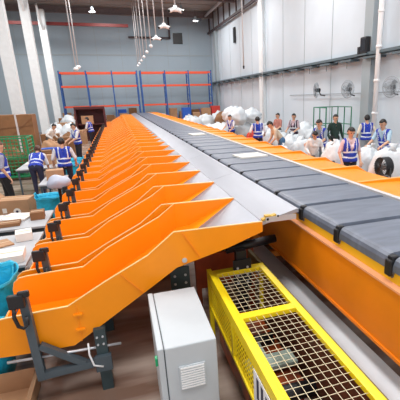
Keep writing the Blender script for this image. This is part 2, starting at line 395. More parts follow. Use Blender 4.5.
def chute(lab):
    t = thing('sorting_chute', lab, 'chute', (0, 0, 0), 0, 'left sorting chutes')
    W = PITCH
    yn = lambda x: 0.0
    yfar = lambda x: W - .014 if x >= .40 else (W - .014 - .13 * min(1, (.40 - x) / .12))
    XN = [1.12, .80, .33] + XT[3:]; XF = [1.12, .80, .46] + XT[3:5] + [-.50] + XT[6:]
    top = list(zip(XN, ZT)); bot = list(zip(XN, ZB)); ftop = list(zip(XF, ZT)); fbot = list(zip(XF, ZB))
    # extra station for the jog
    def ins(l, x):
        for i in range(len(l)-1):
            if l[i][0] > x > l[i+1][0]:
                f = (l[i][0]-x)/(l[i][0]-l[i+1][0]); return l[:i+1] + [(x, l[i][1] + f*(l[i+1][1]-l[i][1]))] + l[i+1:]
        return l
    top2, bot2 = ins(ftop, .28), ins(fbot, .28)
    wall_part(top, bot, yn).build('near_side_panel', 'orange', t)
    wall_part(top2, bot2, yfar).build('far_side_panel', 'orange', t)
    # bright folded lips
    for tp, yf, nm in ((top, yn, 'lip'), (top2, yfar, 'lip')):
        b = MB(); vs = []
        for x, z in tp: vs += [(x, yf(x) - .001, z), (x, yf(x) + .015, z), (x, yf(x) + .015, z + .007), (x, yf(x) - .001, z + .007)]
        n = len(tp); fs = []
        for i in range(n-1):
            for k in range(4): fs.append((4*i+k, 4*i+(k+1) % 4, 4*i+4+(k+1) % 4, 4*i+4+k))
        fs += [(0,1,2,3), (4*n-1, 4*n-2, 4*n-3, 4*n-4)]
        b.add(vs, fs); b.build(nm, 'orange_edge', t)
    # floor: steel upper part then orange; floor falls faster than wall tops
    fl = [(1.12, 1.325), (.69, 1.13), (.40, 1.06), (.10, .90), (-.25, .69), (-.56, .52), (-.8, .515), (-1.12, .51)]
    def floorpart(seg, nm, m):
        b = MB(); vs = []
        for x, z in seg: vs += [(x, .012, z), (x, yfar(x), z), (x, .012, z - .01), (x, yfar(x), z - .01)]
        n = len(seg); fs = []
        for i in range(n-1):
            o = 4*i; fs += [(o, o+1, o+5, o+4), (o+2, o+6, o+7, o+3), (o, o+4, o+6, o+2), (o+1, o+3, o+7, o+5)]
        fs += [(0, 2, 3, 1), (4*n-4, 4*n-3, 4*n-1, 4*n-2)]
        b.add(vs, fs); b.build(nm, m, t)
    b = MB(); zf = lambda x: 1.325 - .4535*(1.12 - x) if x > .595 else 1.089 - .149*(.60 - x)
    def slab(poly):
        n = len(poly); vs = [(x, y, zf(x)) for x, y in poly] + [(x, y, zf(x) - .01) for x, y in poly]
        b.add(vs, [tuple(range(n)), tuple(range(2*n-1, n-1, -1))] + [(i, i+n, (i+1) % n + n, (i+1) % n) for i in range(n)])
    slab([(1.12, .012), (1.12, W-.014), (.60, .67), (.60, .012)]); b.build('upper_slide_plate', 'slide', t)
    b = MB(); slab([(1.12, W-.014), (.60, .67), (.60, W-.014)]); slab([(.60, .012), (.60, .67), (.60, W-.014), (.40, W-.014), (.40, .012)]); b.build('upper_slide_floor', 'orange', t)
    floorpart(fl[2:4] + [(-.02, .828)] + fl[4:], 'slide_floor', 'orange')
    b = MB(); b.box(-1.15, -1.135, 0.0, W - .09, .5, .60); b.build('end_stop', 'orange', t)
    # support: post, foot bar, diagonal, leg
    b = MB(); b.bar((-.84, -.045, 1.04), (-.83, -.045, .255), .06); b.build('post', 'dgrey', t)
    b = MB(); b.bar((-.855, -.045, .285), (-.36, -.045, .30), .055, .06); b.build('foot_bar', 'dgrey', t)
    b = MB(); b.bar((-.80, -.045, .56), (-.5, -.045, .315), .05); b.build('diagonal_brace', 'dgrey', t)
    b = MB(); b.box(-.40, -.31, -.045, .05, .0, .60)
    for z in (.46, .53):
        for x in (-.38, -.335): b.tube([(x, -.055, z), (x, -.044, z)], .009, 8, 1)
    lg = b.build('leg', ['dgreen', 'zinc'], t)
    b = MB(); b.box(-.42, -.29, -.085, -.04, .22, .36); b.build('clamp', 'dgrey', lg)
    b = MB(); b.tube([(-1.05, -.03, .455), (-.2, -.03, .42)], .011, 8); b.build('tie_rod', 'zinc', t, True)
    b = MB(); b.tube([(-.45, -.06, .5), (-.455, -.07, .4), (-.43, -.09, .3), (-.36, -.09, .27)], .008, 6); b.build('cable', 'white', t, True)
    # black scanner on the post with its looped handle
    b = MB(); b.box(-.93, -.82, -.12, -.075, .94, 1.05); b.box(-.86, -.78, -.11, -.075, 1.02, 1.07); hk = b.build('sensor_box', 'black', t, bevel=.01)
    b = MB(); b.tube([(-.9, -.1, .95), (-.905, -.12, .88), (-.89, -.12, .80), (-.86, -.115, .775), (-.83, -.11, .80), (-.83, -.1, .86)], .014, 7); b.build('cable_loop', 'black', hk, True)
    b = MB()   # reinforcing ribs and seams on the near panel
    b.box(-.53, -.46, -.018, 0, .74, .755); b.box(-.53, -.46, -.018, 0, .60, .615)
    b.bar((-.50, -.003, .83), (-.50, -.003, .5), .006, .006); b.build('stiffener', 'orange', t)
    b = MB(); b.bar((.40, -.003, 1.325), (.53, -.003, 1.09), .012, .006); b.bar((-.13, -.003, 1.04), (.03, -.003, .84), .008, .006); b.build('panel_joint', 'girder', t)
    b = MB(); b.tube([(.40, -.012, 1.08), (.40, .0, 1.08)], .022, 10); b.tube([(.40, -.02, 1.08), (.40, -.012, 1.08)], .012, 8); b.build('knob', 'zinc', t)
    return t
NCH = 33
ch = None
for i in range(NCH):
    lab = ('nearest orange left chute with its near side panel and support leg in full view' if i == 0 else 'orange left chute of the sorter, %s from the front' % ordinal(i + 1))
    if ch is None: ch = chute(lab); ch.location = (0, 3.08, 0)
    else: dup(ch, (0, 3.08 + PITCH * i, 0), label=lab)
# orange cross plates and dark drive parts beneath
t = thing('under_frame', 'dark reddish steel plate frame under the nearest chutes', 'frame', (.7, 3.9, 0))
b = MB(); b.box(-.05, .6, 0, .04, .35, .75); b.box(-.08, -.03, -.02, .06, 0, .78); b.box(.55, .6, -.02, .06, 0, .35); b.build('plate', mat('rust_plate', (168, 70, 30), .5, var=.2), t)
b = MB(); b.tube([(.2, -.3, .9), (.75, -.3, .95)], .045, 10); b.build('roller', 'black', t, True)
t = thing('drive_motor', 'black drive motor under the silver plate behind the yellow cage', 'motor', (1.0, 4.6, .62))
b = MB(); b.tube([(0, -.2, 0), (0, .2, 0)], .1, 14); 
for k in range(8): b.tube([(0, -.16 + k*.045, 0), (0, -.145 + k*.045, 0)], .115, 14)
b.build('body', 'black', t)
b = MB(); b.box(-.07, .07, -.08, .08, .09, .16); b.build('terminal_box', 'dgrey', t)
b = MB(); b.box(-.1, .1, -.15, .15, -.62, -.08); b.build('stand', 'dgreen', t)
# vertical dark brackets under near chute top
for i, (x, y) in enumerate([(.38, 3.4), (.98, 3.35)]):
    t = thing('support_stand', ['dark green bolted bracket stand behind the grey cabinet', 'black bracket stand under the silver plate corner'][i], 'stand', (x, y, 0))
    b = MB(); b.box(-.05, .05, -.04, .04, 0.012, .98); b.box(-.09, .09, -.06, -.04, .6, .9); b.box(-.1, .1, -.1, .1, 0, .012)
    for z in (.66, .74, .82):
        for xx in (-.05, .05): b.tube([(xx, -.07, z), (xx, -.06, z)], .012, 8, 1)
    b.build('upright', [['dgreen', 'black'][i], 'zinc'], t)
# right chutes
def rchute(lab):
    t = thing('sorting_chute', lab, 'chute', (0, 0, 0), 0, 'right sorting chutes')
    W = PITCH
    top = [(2.62, 1.40), (3.22, 1.405), (3.9, .98), (4.35, .80), (4.8, .79)]
    bot = [(2.62, 1.28), (3.2, 1.15), (3.7, .76), (4.35, .5), (4.8, .5)]
    wall_part(top, bot, lambda x: 0).build('near_side_panel', 'orange', t)
    wall_part(top, bot, lambda x: W - .014 - (0 if x < 3.3 else .07)).build('far_side_panel', 'orange', t)
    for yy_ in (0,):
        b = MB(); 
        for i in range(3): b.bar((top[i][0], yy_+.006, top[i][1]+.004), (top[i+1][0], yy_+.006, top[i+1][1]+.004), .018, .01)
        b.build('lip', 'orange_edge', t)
    fl = [(2.62, 1.39), (3.2, 1.37), (3.9, .90), (4.35, .6), (4.8, .58)]
    b = MB(); vs = []
    for x, z in fl: vs += [(x, .012, z), (x, W - .09 if x > 3.3 else W - .014, z), (x, .012, z-.01), (x, W-.09 if x > 3.3 else W - .014, z-.01)]
    fs = []
    for i in range(4):
        o = 4*i; fs += [(o, o+1, o+5, o+4), (o+2, o+6, o+7, o+3), (o, o+4, o+6, o+2), (o+1, o+3, o+7, o+5)]
    fs += [(0,2,3,1), (16,17,19,18)]
    b.add(vs, fs); b.build('slide_floor', 'orange', t)
    b = MB(); b.bar((4.45, -.045, 1.0), (4.45, -.045, 0), .06); b.build('post', 'dgrey', t)
    b = MB(); b.bar((3.7, -.045, .76), (3.7, -.045, 0), .08); b.build('leg', 'dgreen', t)
    return t
rc = None
for i in range(34):
    Y = 3.85 - 2 * PITCH + PITCH * i
    lab = 'orange right chute of the sorter, %s from the front' % ordinal(i + 1)
    if rc is None: rc = rchute(lab); rc.location = (0, Y, 0)
    else: dup(rc, (0, Y, 0), label=lab)
# ---------------------------------------------------------------- yellow guard cage
t = thing('guard_cage', 'yellow mesh guard cage over machinery beside the orange girder', 'cage', (.64, .95, 0))
CW, CL, Zt, Zb = .575, 2.42, .80, .42
def fr(nm, boxes, m='yellow'):
    b = MB(); [b.box(*q) for q in boxes]; return b.build(nm, m, t, bevel=.003)
fr('top_side_bar', [(0, .042, 0, CL, Zt - .06, Zt + .025)])
fr('top_frame', [(.042, .078, 0, CL, Zt - .04, Zt), (CW - .06, CW, 0, CL, Zt - .04, Zt), (.078, CW - .06, CL - .09, CL, Zt - .04, Zt), (.078, CW - .06, 1.50, 1.58, Zt - .04, Zt), (.078, CW - .06, 0, .06, Zt-.04, Zt)])
fr('lower_side_bar', [(0, .03, 0, CL, Zb, Zb + .03)])
for y in (0, .78, 1.54, CL - .04): fr('upright', [(0, .03, y, y + .04, Zb + .03, Zt - .06)])
for y in (0, CL - .04): fr('leg', [(.0, .04, y, y + .04, 0, Zb)]); fr('leg', [(CW - .04, CW, y, y + .04, 0, Zt - .04)])
b = MB()
x0, x1 = .075, CW - .055
for (y0, y1) in ((.05, 1.51), (1.57, CL - .08)):
    n = 8
    for i in range(1, n): x = x0 + (x1 - x0) * i / n; b.tube([(x, y0, Zt - .012), (x, y1, Zt - .012)], .0021, 5)
    m_ = round((y1 - y0) / .062)
    for j in range(1, m_): y = y0 + (y1 - y0) * j / m_; b.tube([(x0, y, Zt - .018), (x1, y, Zt - .018)], .0021, 5)
b.build('top_mesh', 'wire', t)
b = MB(); b.box(CW - .012, CW - .004, .05, CL - .05, .1, Zt - .05); b.build('inner_plate', mat('brown_plate', (96, 52, 36), .55, var=.2), t)
b = MB()
for j in range(60):
    y = .03 + j * .0403; b.tube([(.015, y, Zb + .02), (.015, y, Zt - .05)], .0035, 5)
for k in range(8): z = Zb + .03 + k * .04; b.tube([(.018, 0, z), (.018, CL, z)], .0035, 5)
b.build('side_mesh', 'yellow', t)
b = MB(); b.box(-.006, -.002, .05, 1.02, .47, .735); 
sg = b.build('warning_sign', 'white', t)
b = MB()
for (ya, yb, za, zb) in [(.92, .96, .55, .71), (.84, .88, .60, .71), (.84, .93, .52, .54), (.76, .80, .55, .70), (.70, .74, .62, .71), (.64, .68, .56, .70), (.58, .62, .60, .71), (.58, .64, .53, .55), (.48, .52, .56, .70), (.42, .45, .60, .70), (.34, .38, .55, .68), (.70, .78, .515, .53)]:
    b.box(-.0075, -.006, ya, yb, za, zb)
b.build('sign_marks', 'mark', sg)
# machinery inside the cage
t = thing('gear_housing', 'dark rusty low housing lying between yellow cage and pale duct', 'machine', (1.34, 2.0, 0))
b = MB(); b.box(-.02, .07, -1.5, 1.3, .02, .22); b.build('housing', mat('rusty_dark', (110, 52, 34), .6, rgb2=(54, 34, 30), scale=7), t, bevel=.01)
t = thing('chain_drive', 'orange and dark drive machinery lying inside the yellow cage', 'machine', (.9, 2.0, 0))
b = MB(); b.box(-.2, .22, -1.0, -.15, .05, .4); b.box(-.2, .2, .15, 1.25, .05, .36); b.build('housing', mat('drive_paint', (190, 84, 30), .5, rgb2=(60, 34, 28), scale=5), t, bevel=.02)
for q in ([(-.2, .05, .4), (.2, .0, .42)], [(-.15, -.6, .4), (.15, -.6, .4)], [(-.15,.7,.38),(.15,.7,.38)]):
    b = MB(); b.tube(q, .06, 12); b.build('shaft', 'black', t, True)
b = MB(); b.box(-.2, .2, .28, .44, .40, .44); b.box(-.1, .0, .44, .6, .36, .44); b.build('bracket', mat('bracket_grey', (150, 168, 160), .5), t)
# beams beside the cage
b = MB(); b.box(1.23, 1.27, .3, 3.9, .62, .74); b.box(1.235, 1.265, .5, .6, 0, .62); b.box(1.235, 1.265, 3.4, 3.5, 0, .62); tag(b.build('side_beam', 'olive', bevel=.004), 'olive grey beam running alongside the yellow cage', 'beam')
b = MB(); b.box(1.31, 1.66, .3, 5.2, .44, .50); b.box(1.31, 1.33, .3, 5.2, .50, .51)
for k in range(5): b.box(1.42, 1.46, .5 + k, .55 + k, 0, .44)
tag(b.build('cable_duct', 'pale', bevel=.004), 'pale grey duct lid lying between cage and orange girder', 'duct')
# ---------------------------------------------------------------- cabinet
t = thing('control_cabinet', 'pale grey electrical cabinet standing under the nearest chute', 'cabinet', (.105, 2.14, 0))
CH = .9
b = MB(); b.box(0, .335, 0, .78, 0, CH); b.build('body', 'cab', t, bevel=.008)
b = MB(); b.box(-.045, -.006, .0, .78, .02, CH + .005); d = b.build('door', 'cab', t, bevel=.006)
b = MB(); b.box(-.006, 0, .01, .77, .03, CH - .01); b.build('door_seal', 'cabdark', t)
b = MB(); b.box(-.062, -.045, .06, .1, .74, .80); b.build('green_handle', 'greenlamp', d, bevel=.004)
b = MB(); b.box(.075, .25, -.012, 0, .57, .75)
vg = b.build('vent_cover', 'cab', t, bevel=.004)
b = MB()
for k in range(9): b.box(.085, .24, -.017, -.012, .578 + k * .019, .588 + k * .019)
b.build('louvre', 'white', vg)
# ---------------------------------------------------------------- open cardboard carton bottom left
def carton_open(name, x0, x1, y0, y1, z1, lab, flaps=True, m='card', rz=0):
    t = thing(name, lab, 'box', ((x0+x1)/2, (y0+y1)/2, 0), rz); w = (x1-x0)/2; d = (y1-y0)/2
    b = MB(); b.box(-w, w, -d, d, 0, .01); b.box(-w, -w+.008, -d, d, 0, z1); b.box(w-.008, w, -d, d, 0, z1); b.box(-w, w, -d, -d+.008, 0, z1); b.box(-w, w, d-.008, d, 0, z1); b.build('body', m, t)
    if flaps:
        b = MB(); b.bar((0, -d, z1), (0, -d - .12, z1 - .1), 2*w - .02, .006, up=(0,0,1)); b.build('flap', m, t)
        b = MB(); b.bar((-w, 0, z1), (-w - .14, 0, z1 - .06), 2*d-.02, .006); b.build('flap', m, t)
        b = MB(); b.bar((w, 0, z1), (w + .05, 0, z1 + .06), 2*d-.02, .006); b.build('flap', m, t)
    return t
carton_open('open_carton', -1.52, -.93, 2.72, 3.3, .2, 'open brown cardboard carton on the floor at bottom left', True)
# ---------------------------------------------------------------- people
def mk(c, r=.75): 
    k = 'cloth_%d_%d_%d' % c
    return bpy.data.materials.get(k) or mat(k, c, r, var=.06, scale=10)
SKIN = mat('skin', (214, 168, 140), .55, var=.03); HAIR = mat('hair', (30, 26, 26), .5, var=.1); HAIRB = mat('hair_brown', (92, 60, 48), .5, var=.1)
VEST = mat('vest_blue', (34, 62, 178), .7, var=.06); REFL = mat('reflective_band', (214, 222, 232), .4); PURP = mat('vest_dark', (58, 40, 62), .7, var=.08)
EYE = mat('eye_dark', (20, 18, 18), .3); LIP = mat('lip', (176, 104, 96), .5)
def chain(vs):
    return [Vector(v) for v in vs]
def tcap(b, a, c, ra, rb, n=10):
    a = Vector(a); c = Vector(c); d = c - a; L = d.length; u = d.normalized(); pts = []; rs = []
    for k in range(1, 4): s = math.sin(k*PI/8); pts.append(a - u*ra*math.cos(k*PI/8)); rs.append(ra*s)
    pts.append(a); rs.append(ra); pts.append(c); rs.append(rb)
    for k in (3, 2, 1): pts.append(c + u*rb*math.cos(k*PI/8)); rs.append(rb*math.sin(k*PI/8))
    b.tube(pts, rs, n)
def person(lab, loc, face, h=1.6, lean=0, side=0, hands=((-.25, -.3, .95), (.25, -.3, .95)), shirt=(190, 200, 220), pants=(40, 42, 56), vest=VEST,
           hair=HAIR, long_sleeve=False, head_down=.2, female=False, head_turn=0, step=.0, crouch=0, cap=None):
    """local: faces -Y, X to the person's left"""
    k = h / 1.7
    S = lambda x, y, z: Vector((x, y, z)) * k
    rz = math.atan2(face[1], face[0]) + PI/2
    t = thing('person', lab, 'person', loc, rz)
    hipz = .92 - crouch; hip = S(0, 0, hipz)
    R = Matrix.Rotation(lean, 3, 'X') @ Matrix.Rotation(side, 3, 'Y')
    T = lambda x, y, z: hip + R @ S(x, y, z - .92)
    sw = .17 if female else .195
    chest = T(0, -.01, 1.28); neck = T(0, .01, 1.43); 
    hd = T(0, -.0, 1.49) ; HR = Matrix.Rotation(head_down + lean*.6, 3, 'X') @ Matrix.Rotation(head_turn, 3, 'Z')
    HD = lambda x, y, z: hd + HR @ (Vector((x, y, z)) * k)
    caps = []   # (a,b,ra,rb,tag)
    def cp(a, b_, ra, rb, tg): caps.append((a, b_, ra*k, rb*k, tg))
    cp(T(-.07,0,.93), T(.07,0,.93), .115, .115, 'hip'); cp(T(0,0,.95), T(0,0,1.1), .125, .12, 'torso')
    cp(T(-.06,0,1.1), T(-.09,0,1.3), .10, .10, 'torso'); cp(T(.06,0,1.1), T(.09,0,1.3), .10, .10, 'torso')
    cp(T(-sw+.04,0,1.38), T(sw-.04,0,1.38), .065, .065, 'torso'); cp(T(0,0,1.36), HD(0,.01,.02), .06, .05, 'neck')
    if female: cp(T(-.07,-.07,1.24), T(.07,-.07,1.24), .055, .055, 'torso')
    cp(HD(0,.015,.12), HD(0,-.01,.13), .088, .085, 'head'); cp(HD(0,-.02,.06), HD(0,-.045,.035), .062, .045, 'head'); cp(HD(0,.02,.155), HD(0,-.02,.15), .075, .07, 'head')
    fingers = []
    for s, hp in ((-1, hands[0]), (1, hands[1])):
        sh = T(s*sw, 0, 1.375); ha = S(*hp)
        d = ha - sh; L = d.length; mx = .50*k
        if L > mx: ha = sh + d*(mx/L); d = ha - sh; L = mx
        e2 = max(0, (.27*k)**2 - (L/2)**2); bend = Vector((s*.5, .5, -.8)); bend = (bend - d.normalized()*bend.dot(d.normalized())).normalized()
        el = sh + d*.5 + bend*math.sqrt(e2)
        cp(sh, el, .055, .042, 'uarm'); cp(el, ha, .042, .028, 'farm')
        fd = (ha - el).normalized(); acr = fd.cross(Vector((0,0,1))); acr = acr.normalized() if acr.length > .1 else Vector((0,1,0)); pn = fd.cross(acr).normalized()
        if pn.z > 0: pn = -pn
        for q in (-.02, 0.018): cp(ha + acr*q*k, ha + (fd*.075 + acr*q*1.3)*k, .018, .016, 'hand')
        for j, ln in enumerate((.062, .072, .068, .052)):
            o = ha + (fd*.075 + acr*(-.03 + .02*j))*k
            fingers.append([o, o + (fd*ln*.5 + pn*.012)*k, o + (fd*ln*.8 + pn*.04)*k, o + (fd*ln*.75 + pn*.06)*k])
        o = ha + (fd*.02 + acr*(-.03*s))*k; fingers.append([o, o + (fd*.03 - acr*.03*s + pn*.01)*k, o + (fd*.06 - acr*.035*s + pn*.03)*k])
    for s in (-1, 1):
        hp = S(s*.095, 0, hipz - .03); ft = S(s*.11, s*step, .08)
        kn = (hp + ft)*.5 + Vector((0, -.03 - crouch*.6, 0))*k
        cp(hp, kn, .088, .058, 'thigh'); cp(kn, ft, .058, .04, 'shin'); cp(ft + S(0,.03,-.035), ft + S(0,-.13,-.045), .042, .034, 'foot')
    b = MB()
    for a, c_, ra, rb, tg in caps: tcap(b, a, c_, ra, rb, 12)
    tmp = b.build('tmp', SKIN); rm = tmp.modifiers.new('r', 'REMESH'); rm.mode = 'VOXEL'; rm.voxel_size = .019*k; sm = tmp.modifiers.new('s', 'SMOOTH'); sm.iterations = 2; sm.factor = .5
    bpy.context.view_layer.update()
    dg = bpy.context.evaluated_depsgraph_get(); me = bpy.data.meshes.new_from_object(tmp.evaluated_get(dg)); bpy.data.objects.remove(tmp)
    me.update()
    V = [v.co.copy() for v in me.vertices]; NR = [v.normal.copy() for v in me.vertices]; FA = [tuple(p.vertices) for p in me.polygons]; FC = [p.center.copy() for p in me.polygons]
    bpy.data.meshes.remove(me)
    def near(p):
        best = None; bt = None
        for a, c_, ra, rb, tg in caps:
            d = c_ - a; L2 = d.length_squared; u = max(0, min(1, (p - a).dot(d)/L2)) if L2 > 0 else 0
            q = (p - a - d*u).length / (ra + (rb - ra)*u)
            if best is None or q < best: best = q; bt = tg
        return bt
    TG = [near(c_) for c_ in FC]
    # body
    b = MB(); b.add(V, FA)
    for fg in fingers: b.tube(fg, [.0095*k, .009*k, .008*k, .006*k][:len(fg)], 6)
    b.tube([HD(0,-.09,.115), HD(0,-.112,.085), HD(0,-.095,.075)], [.006*k, .016*k, .012*k], 6)
    for s in (-1, 1):
        b.ball(HD(s*.09, .01, .1), (.012*k, .02*k, .032*k), 8, 6); b.ball(HD(s*.032, -.083, .118), .013*k, 8, 6, 1)
    b.ball(HD(0, -.088, .052), (.024*k, .012*k, .008*k), 8, 6, 2)
    b.build('body', [SKIN, EYE, LIP], t, True)
    def shell(nm, sel, off, mats, mf=None):
        b = MB(); mp = {}; fs = []; ms = []
        for i, f in enumerate(FA):
            if sel(i):
                g = []
                for v in f:
                    if v not in mp: mp[v] = len(mp)
                    g.append(mp[v])
                fs.append(tuple(g)); ms.append(mf(i) if mf else 0)
        if not fs: return
        vs = [None]*len(mp)
        for v, j in mp.items(): vs[j] = V[v] + NR[v]*off
        b.v = [tuple(v) for v in vs]; b.f = fs; b.m = ms
        o = b.build(nm, mats, t, True)
        so = o.modifiers.new('thick', 'SOLIDIFY'); so.thickness = .004; so.offset = -1
        return o
    shell('shirt', lambda i: TG[i] in ('torso', 'uarm') or (long_sleeve and TG[i] == 'farm'), .009, [mk(shirt)])
    shell('trousers', lambda i: TG[i] in ('hip', 'thigh', 'shin'), .009, [mk(pants)])
    shell('shoes', lambda i: TG[i] == 'foot', .007, [mk((210, 212, 216))])
    Ri = R.transposed()
    def loc_t(c_): return (Ri @ (c_ - hip))/k + Vector((0, 0, .92))
    if vest is not None:
        def vm(i):
            q = loc_t(FC[i])
            if .985 < q.z < 1.02 or 1.11 < q.z < 1.145: return 1
            if .095 < abs(q.x) < .12 and q.z > 1.15: return 1
            return 0
        shell('vest', lambda i: TG[i] in ('torso', 'hip') and loc_t(FC[i]).z > .9 and not (loc_t(FC[i]).y < 0 and abs(loc_t(FC[i]).x) < (loc_t(FC[i]).z-1.12)*.35), .02, [vest, REFL], vm)
    HRi = HR.transposed()
    def hsel(i):
        if TG[i] != 'head': return False
        q = (HRi @ (FC[i] - hd))/k
        return q.z > .165 or q.y > (.0 if q.z > .09 else .03) or (female and q.y > .0 and q.z > -.02)
    shell('cap' if cap else 'hair', hsel, .014*k, [cap or hair])
    if female:
        b = MB(); b.ball(HD(0, .12, .1), (.035*k, .035*k, .05*k), 10, 8); b.build('ponytail', [hair], t, True)
    return t
def at(x, y, z): p = onz(x, y, z); return (p.x, p.y, 0)
# left side workers
person('worker in blue vest and black trousers standing at left edge of the picture', (-2.56, 9.9, 0), (.8, .3), 1.60, hands=((-.27,-.08,.82), (.27,-.1,.82)), shirt=(150,150,170), pants=(22,22,28), hair=HAIRB, step=.06)
person('bent worker in blue vest with brown hair, right of the green crate', (-2.15, 11.2, 0), (.1, 1), 1.5, lean=.85, hands=((-.2,-.55,.7), (.2,-.55,.7)), shirt=(225,228,235), pants=(40,44,70), hair=HAIRB, female=True)
person('worker seen from behind in blue vest between the left tables and chute ends', (-1.44, 11.1, 0), (-.1, 1), 1.52, hands=((-.3,-.2,.95), (.3,-.2,.95)), shirt=(210,214,222), pants=(36,38,60), head_down=.3)
person('worker in blue vest facing left, beyond the worker seen from behind', (-1.55, 16.5, 0), (-.7, -.4), 1.62, lean=.12, hands=((-.2,-.45,.95), (.2,-.45,.95)), shirt=(220,224,230), pants=(34,36,50))
person('farthest left worker in blue vest near the open red machine', (-1.38, 22.6, 0), (-.8, .3), 1.62, lean=.2, hands=((-.2,-.4,.95), (.2,-.4,.95)), shirt=(220,224,230), pants=(34,36,50))
person('left worker in pale shirt without vest behind the brown cartons', (-3.0, 19.5, 0), (.8, -.3), 1.58, lean=.55, vest=None, shirt=(235,235,232), pants=(90,84,80), long_sleeve=True)
# right side workers
def rp(x, y, X): r = ray(x, y); p = CAM + r*(X/r.x); return p
def pr(lab, x, y, X, face, **k):
    p = rp(x, y, X); h = k.pop('h', None)
    hh = h or max(1.5, min(1.78, p.z / math.cos(k.get('lean', 0)*.6)))
    return person(lab, (p.x, p.y, 0), face, hh, **k)
pr('farthest right worker in blue vest beside the white sack heap', 231, 115, 5.2, (-.7, -.5), lean=.15, shirt=(220,222,230), hands=((-.25,-.4,1.0),(.25,-.4,1.0)))
pr('worker seen from behind in bright blue vest left of the bending man', 257.5, 117, 5.15, (.2, 1), shirt=(224,226,232), hands=((-.3,-.2,1.0),(.3,-.2,1.0)), head_down=.35)
pr('dark haired worker in reddish shirt behind the bending man', 278, 115, 7.0, (-.8, -.3), vest=None, shirt=(178,120,110), hands=((-.2,-.3,1.0),(.2,-.3,1.0)), h=1.66)
person('man in beige sleeveless top bending over with bare arms reaching down', (5.35, 12.6, 0), (-.9, .1), 1.72, lean=.62, vest=None, shirt=(206,192,172), pants=(70,110,150), hands=((-.2,-.55,.62),(.2,-.55,.66)), head_down=.35)
pr('worker in dark plum vest standing right behind the bending man', 294, 114, 7.0, (-.7, -.6), vest=PURP, shirt=(190,170,180), hands=((-.2,-.3,1.05),(.2,-.3,1.05)), female=True)
person('crouched worker in white clothes with dark hair beside a white sack', (5.3, 10.1, 0), (-.3, -.9), 1.5, lean=.35, crouch=.02, vest=None, shirt=(226,232,236), pants=(190,200,206), hands=((-.2,-.35,.95),(.25,-.35,.95)), long_sleeve=True, head_down=.45, female=True)
pr('man in grey shirt and blue vest leaning left over a white sack', 323, 119, 6.0, (-.85, -.5), lean=.32, shirt=(132,146,162), pants=(120,128,140), hands=((-.25,-.5,1.0),(.2,-.55,.95)), h=1.72)
pr('man in dark green jacket standing in front of green roll cage', 335.5, 114.5, 7.2, (.05, -1), vest=None, shirt=(26,52,46), pants=(28,34,36), long_sleeve=True, hands=((-.26,-.12,.9),(.26,-.12,.9)), h=1.74)
pr('woman in open blue vest over pale pink shirt facing the camera', 351, 127, 5.15, (-.15, -1), shirt=(226,200,206), pants=(40,40,48), female=True, head_down=.3, hands=((-.24,-.12,.88),(.24,-.12,.88)), h=1.66)
pr('man seen from behind in blue vest between the two wall fans', 367.5, 115, 8.0, (.3, 1), shirt=(226,214,196), pants=(150,158,166), hands=((-.28,-.15,.95),(.28,-.15,.95)), h=1.72)
pr('man in blue vest and pale blue sleeves bending left over white sacks at right edge', 387, 117, 7.0, (-.95, -.3), lean=.22, shirt=(176,206,224), pants=(60,66,84), hands=((-.22,-.5,1.0),(.22,-.5,1.0)), h=1.74)
# ---------------------------------------------------------------- sacks, boxes, tables, clutter
def sack(x, y, z, r, lab, m='bag', group=None, name='sack', seed=0, cat='sack', rot=0):
    def fn(d):
        n = noise.noise(d*2.3 + Vector((seed*3.1, seed, 1))) * .22 + noise.noise(d*6 + Vector((seed, 5, 2))) * .10
        return 1 + n
    b = MB(); b.ball((0, 0, r[2]), r, 28, 18, 0, fn)
    b.v = [(px, py, max(pz, 0)) for px, py, pz in b.v]
    o = b.build(name, m, None, True); o.location = (x, y, z); o.rotation_euler = (0, 0, rot)
    tag(o, lab, cat, group)
    nk = MB(); n_ = []
    top = 2*r[2]*.97
    nk.tube([(0,0,top-.06), (0.01,0,top+.02), (.02,.01,top+.09)], [r[0]*.35, r[0]*.1, r[0]*.2], 10); nk.build('tied_neck', m, o, True)
    return o
sack(5.55, 6.95, 0, (.52, .34, .66), 'large full white sack standing right of the woman in blue vest', seed=1)
sack(6.25, 6.9, 0, (.42, .34, .68), 'white sack at the right edge handled by the man in pale sleeves', seed=2)
sack(5.35, 9.0, 0, (.34, .36, .62), 'white sack held by the man in grey shirt', seed=3)
sack(5.9, 8.3, .0, (.36, .3, .56), 'small white sack behind the woman in blue vest', seed=9)
sack(4.98, 11.6, 0, (.2, .34, .45), 'low pale sack under the bending man', seed=8)
heap = 'white sacks heaped beyond the farthest right worker'
for i, (x, y, z, r_) in enumerate([(5.6,21.4,0,.65),(6.8,21.7,0,.7),(7.8,20.6,0,.6),(5.7,23.3,0,.6),(6.9,23.7,0,.6),(6.1,20.6,.95,.6),(6.3,22.2,1.0,.55),(7.2,21.2,1.0,.5),(5.6,25.2,0,.5),(6.7,25.6,0,.5)]):
    sack(x, y, z, (r_, r_, r_*.8), 'bulging white sack in the big heap along the right wall', seed=10+i, group=heap)
bh = 'white sacks behind the right workers'
for i, (x, y, z, r_) in enumerate([(6.1,12.5,0,.4),(6.15,13.5,0,.42),(6.1,14.6,0,.42),(7.9,14.9,0,.45),(8.0,16.1,0,.5),(6.1,16.1,0,.42),(6.05,9.9,0,.3)]):
    sack(x, y, z, (r_, r_, r_*1.25), 'upright white sack on the floor behind the right hand workers', seed=100+i, group=bh)
sack(5.15, 14.9, 0, (.34,.34,.6), 'reddish orange sack beyond the worker in bright blue vest', 'red', seed=130)
sack(7.6, 8.6, 0, (.5,.45,.62), 'pale sack on the floor left of the man at the right edge', seed=131)
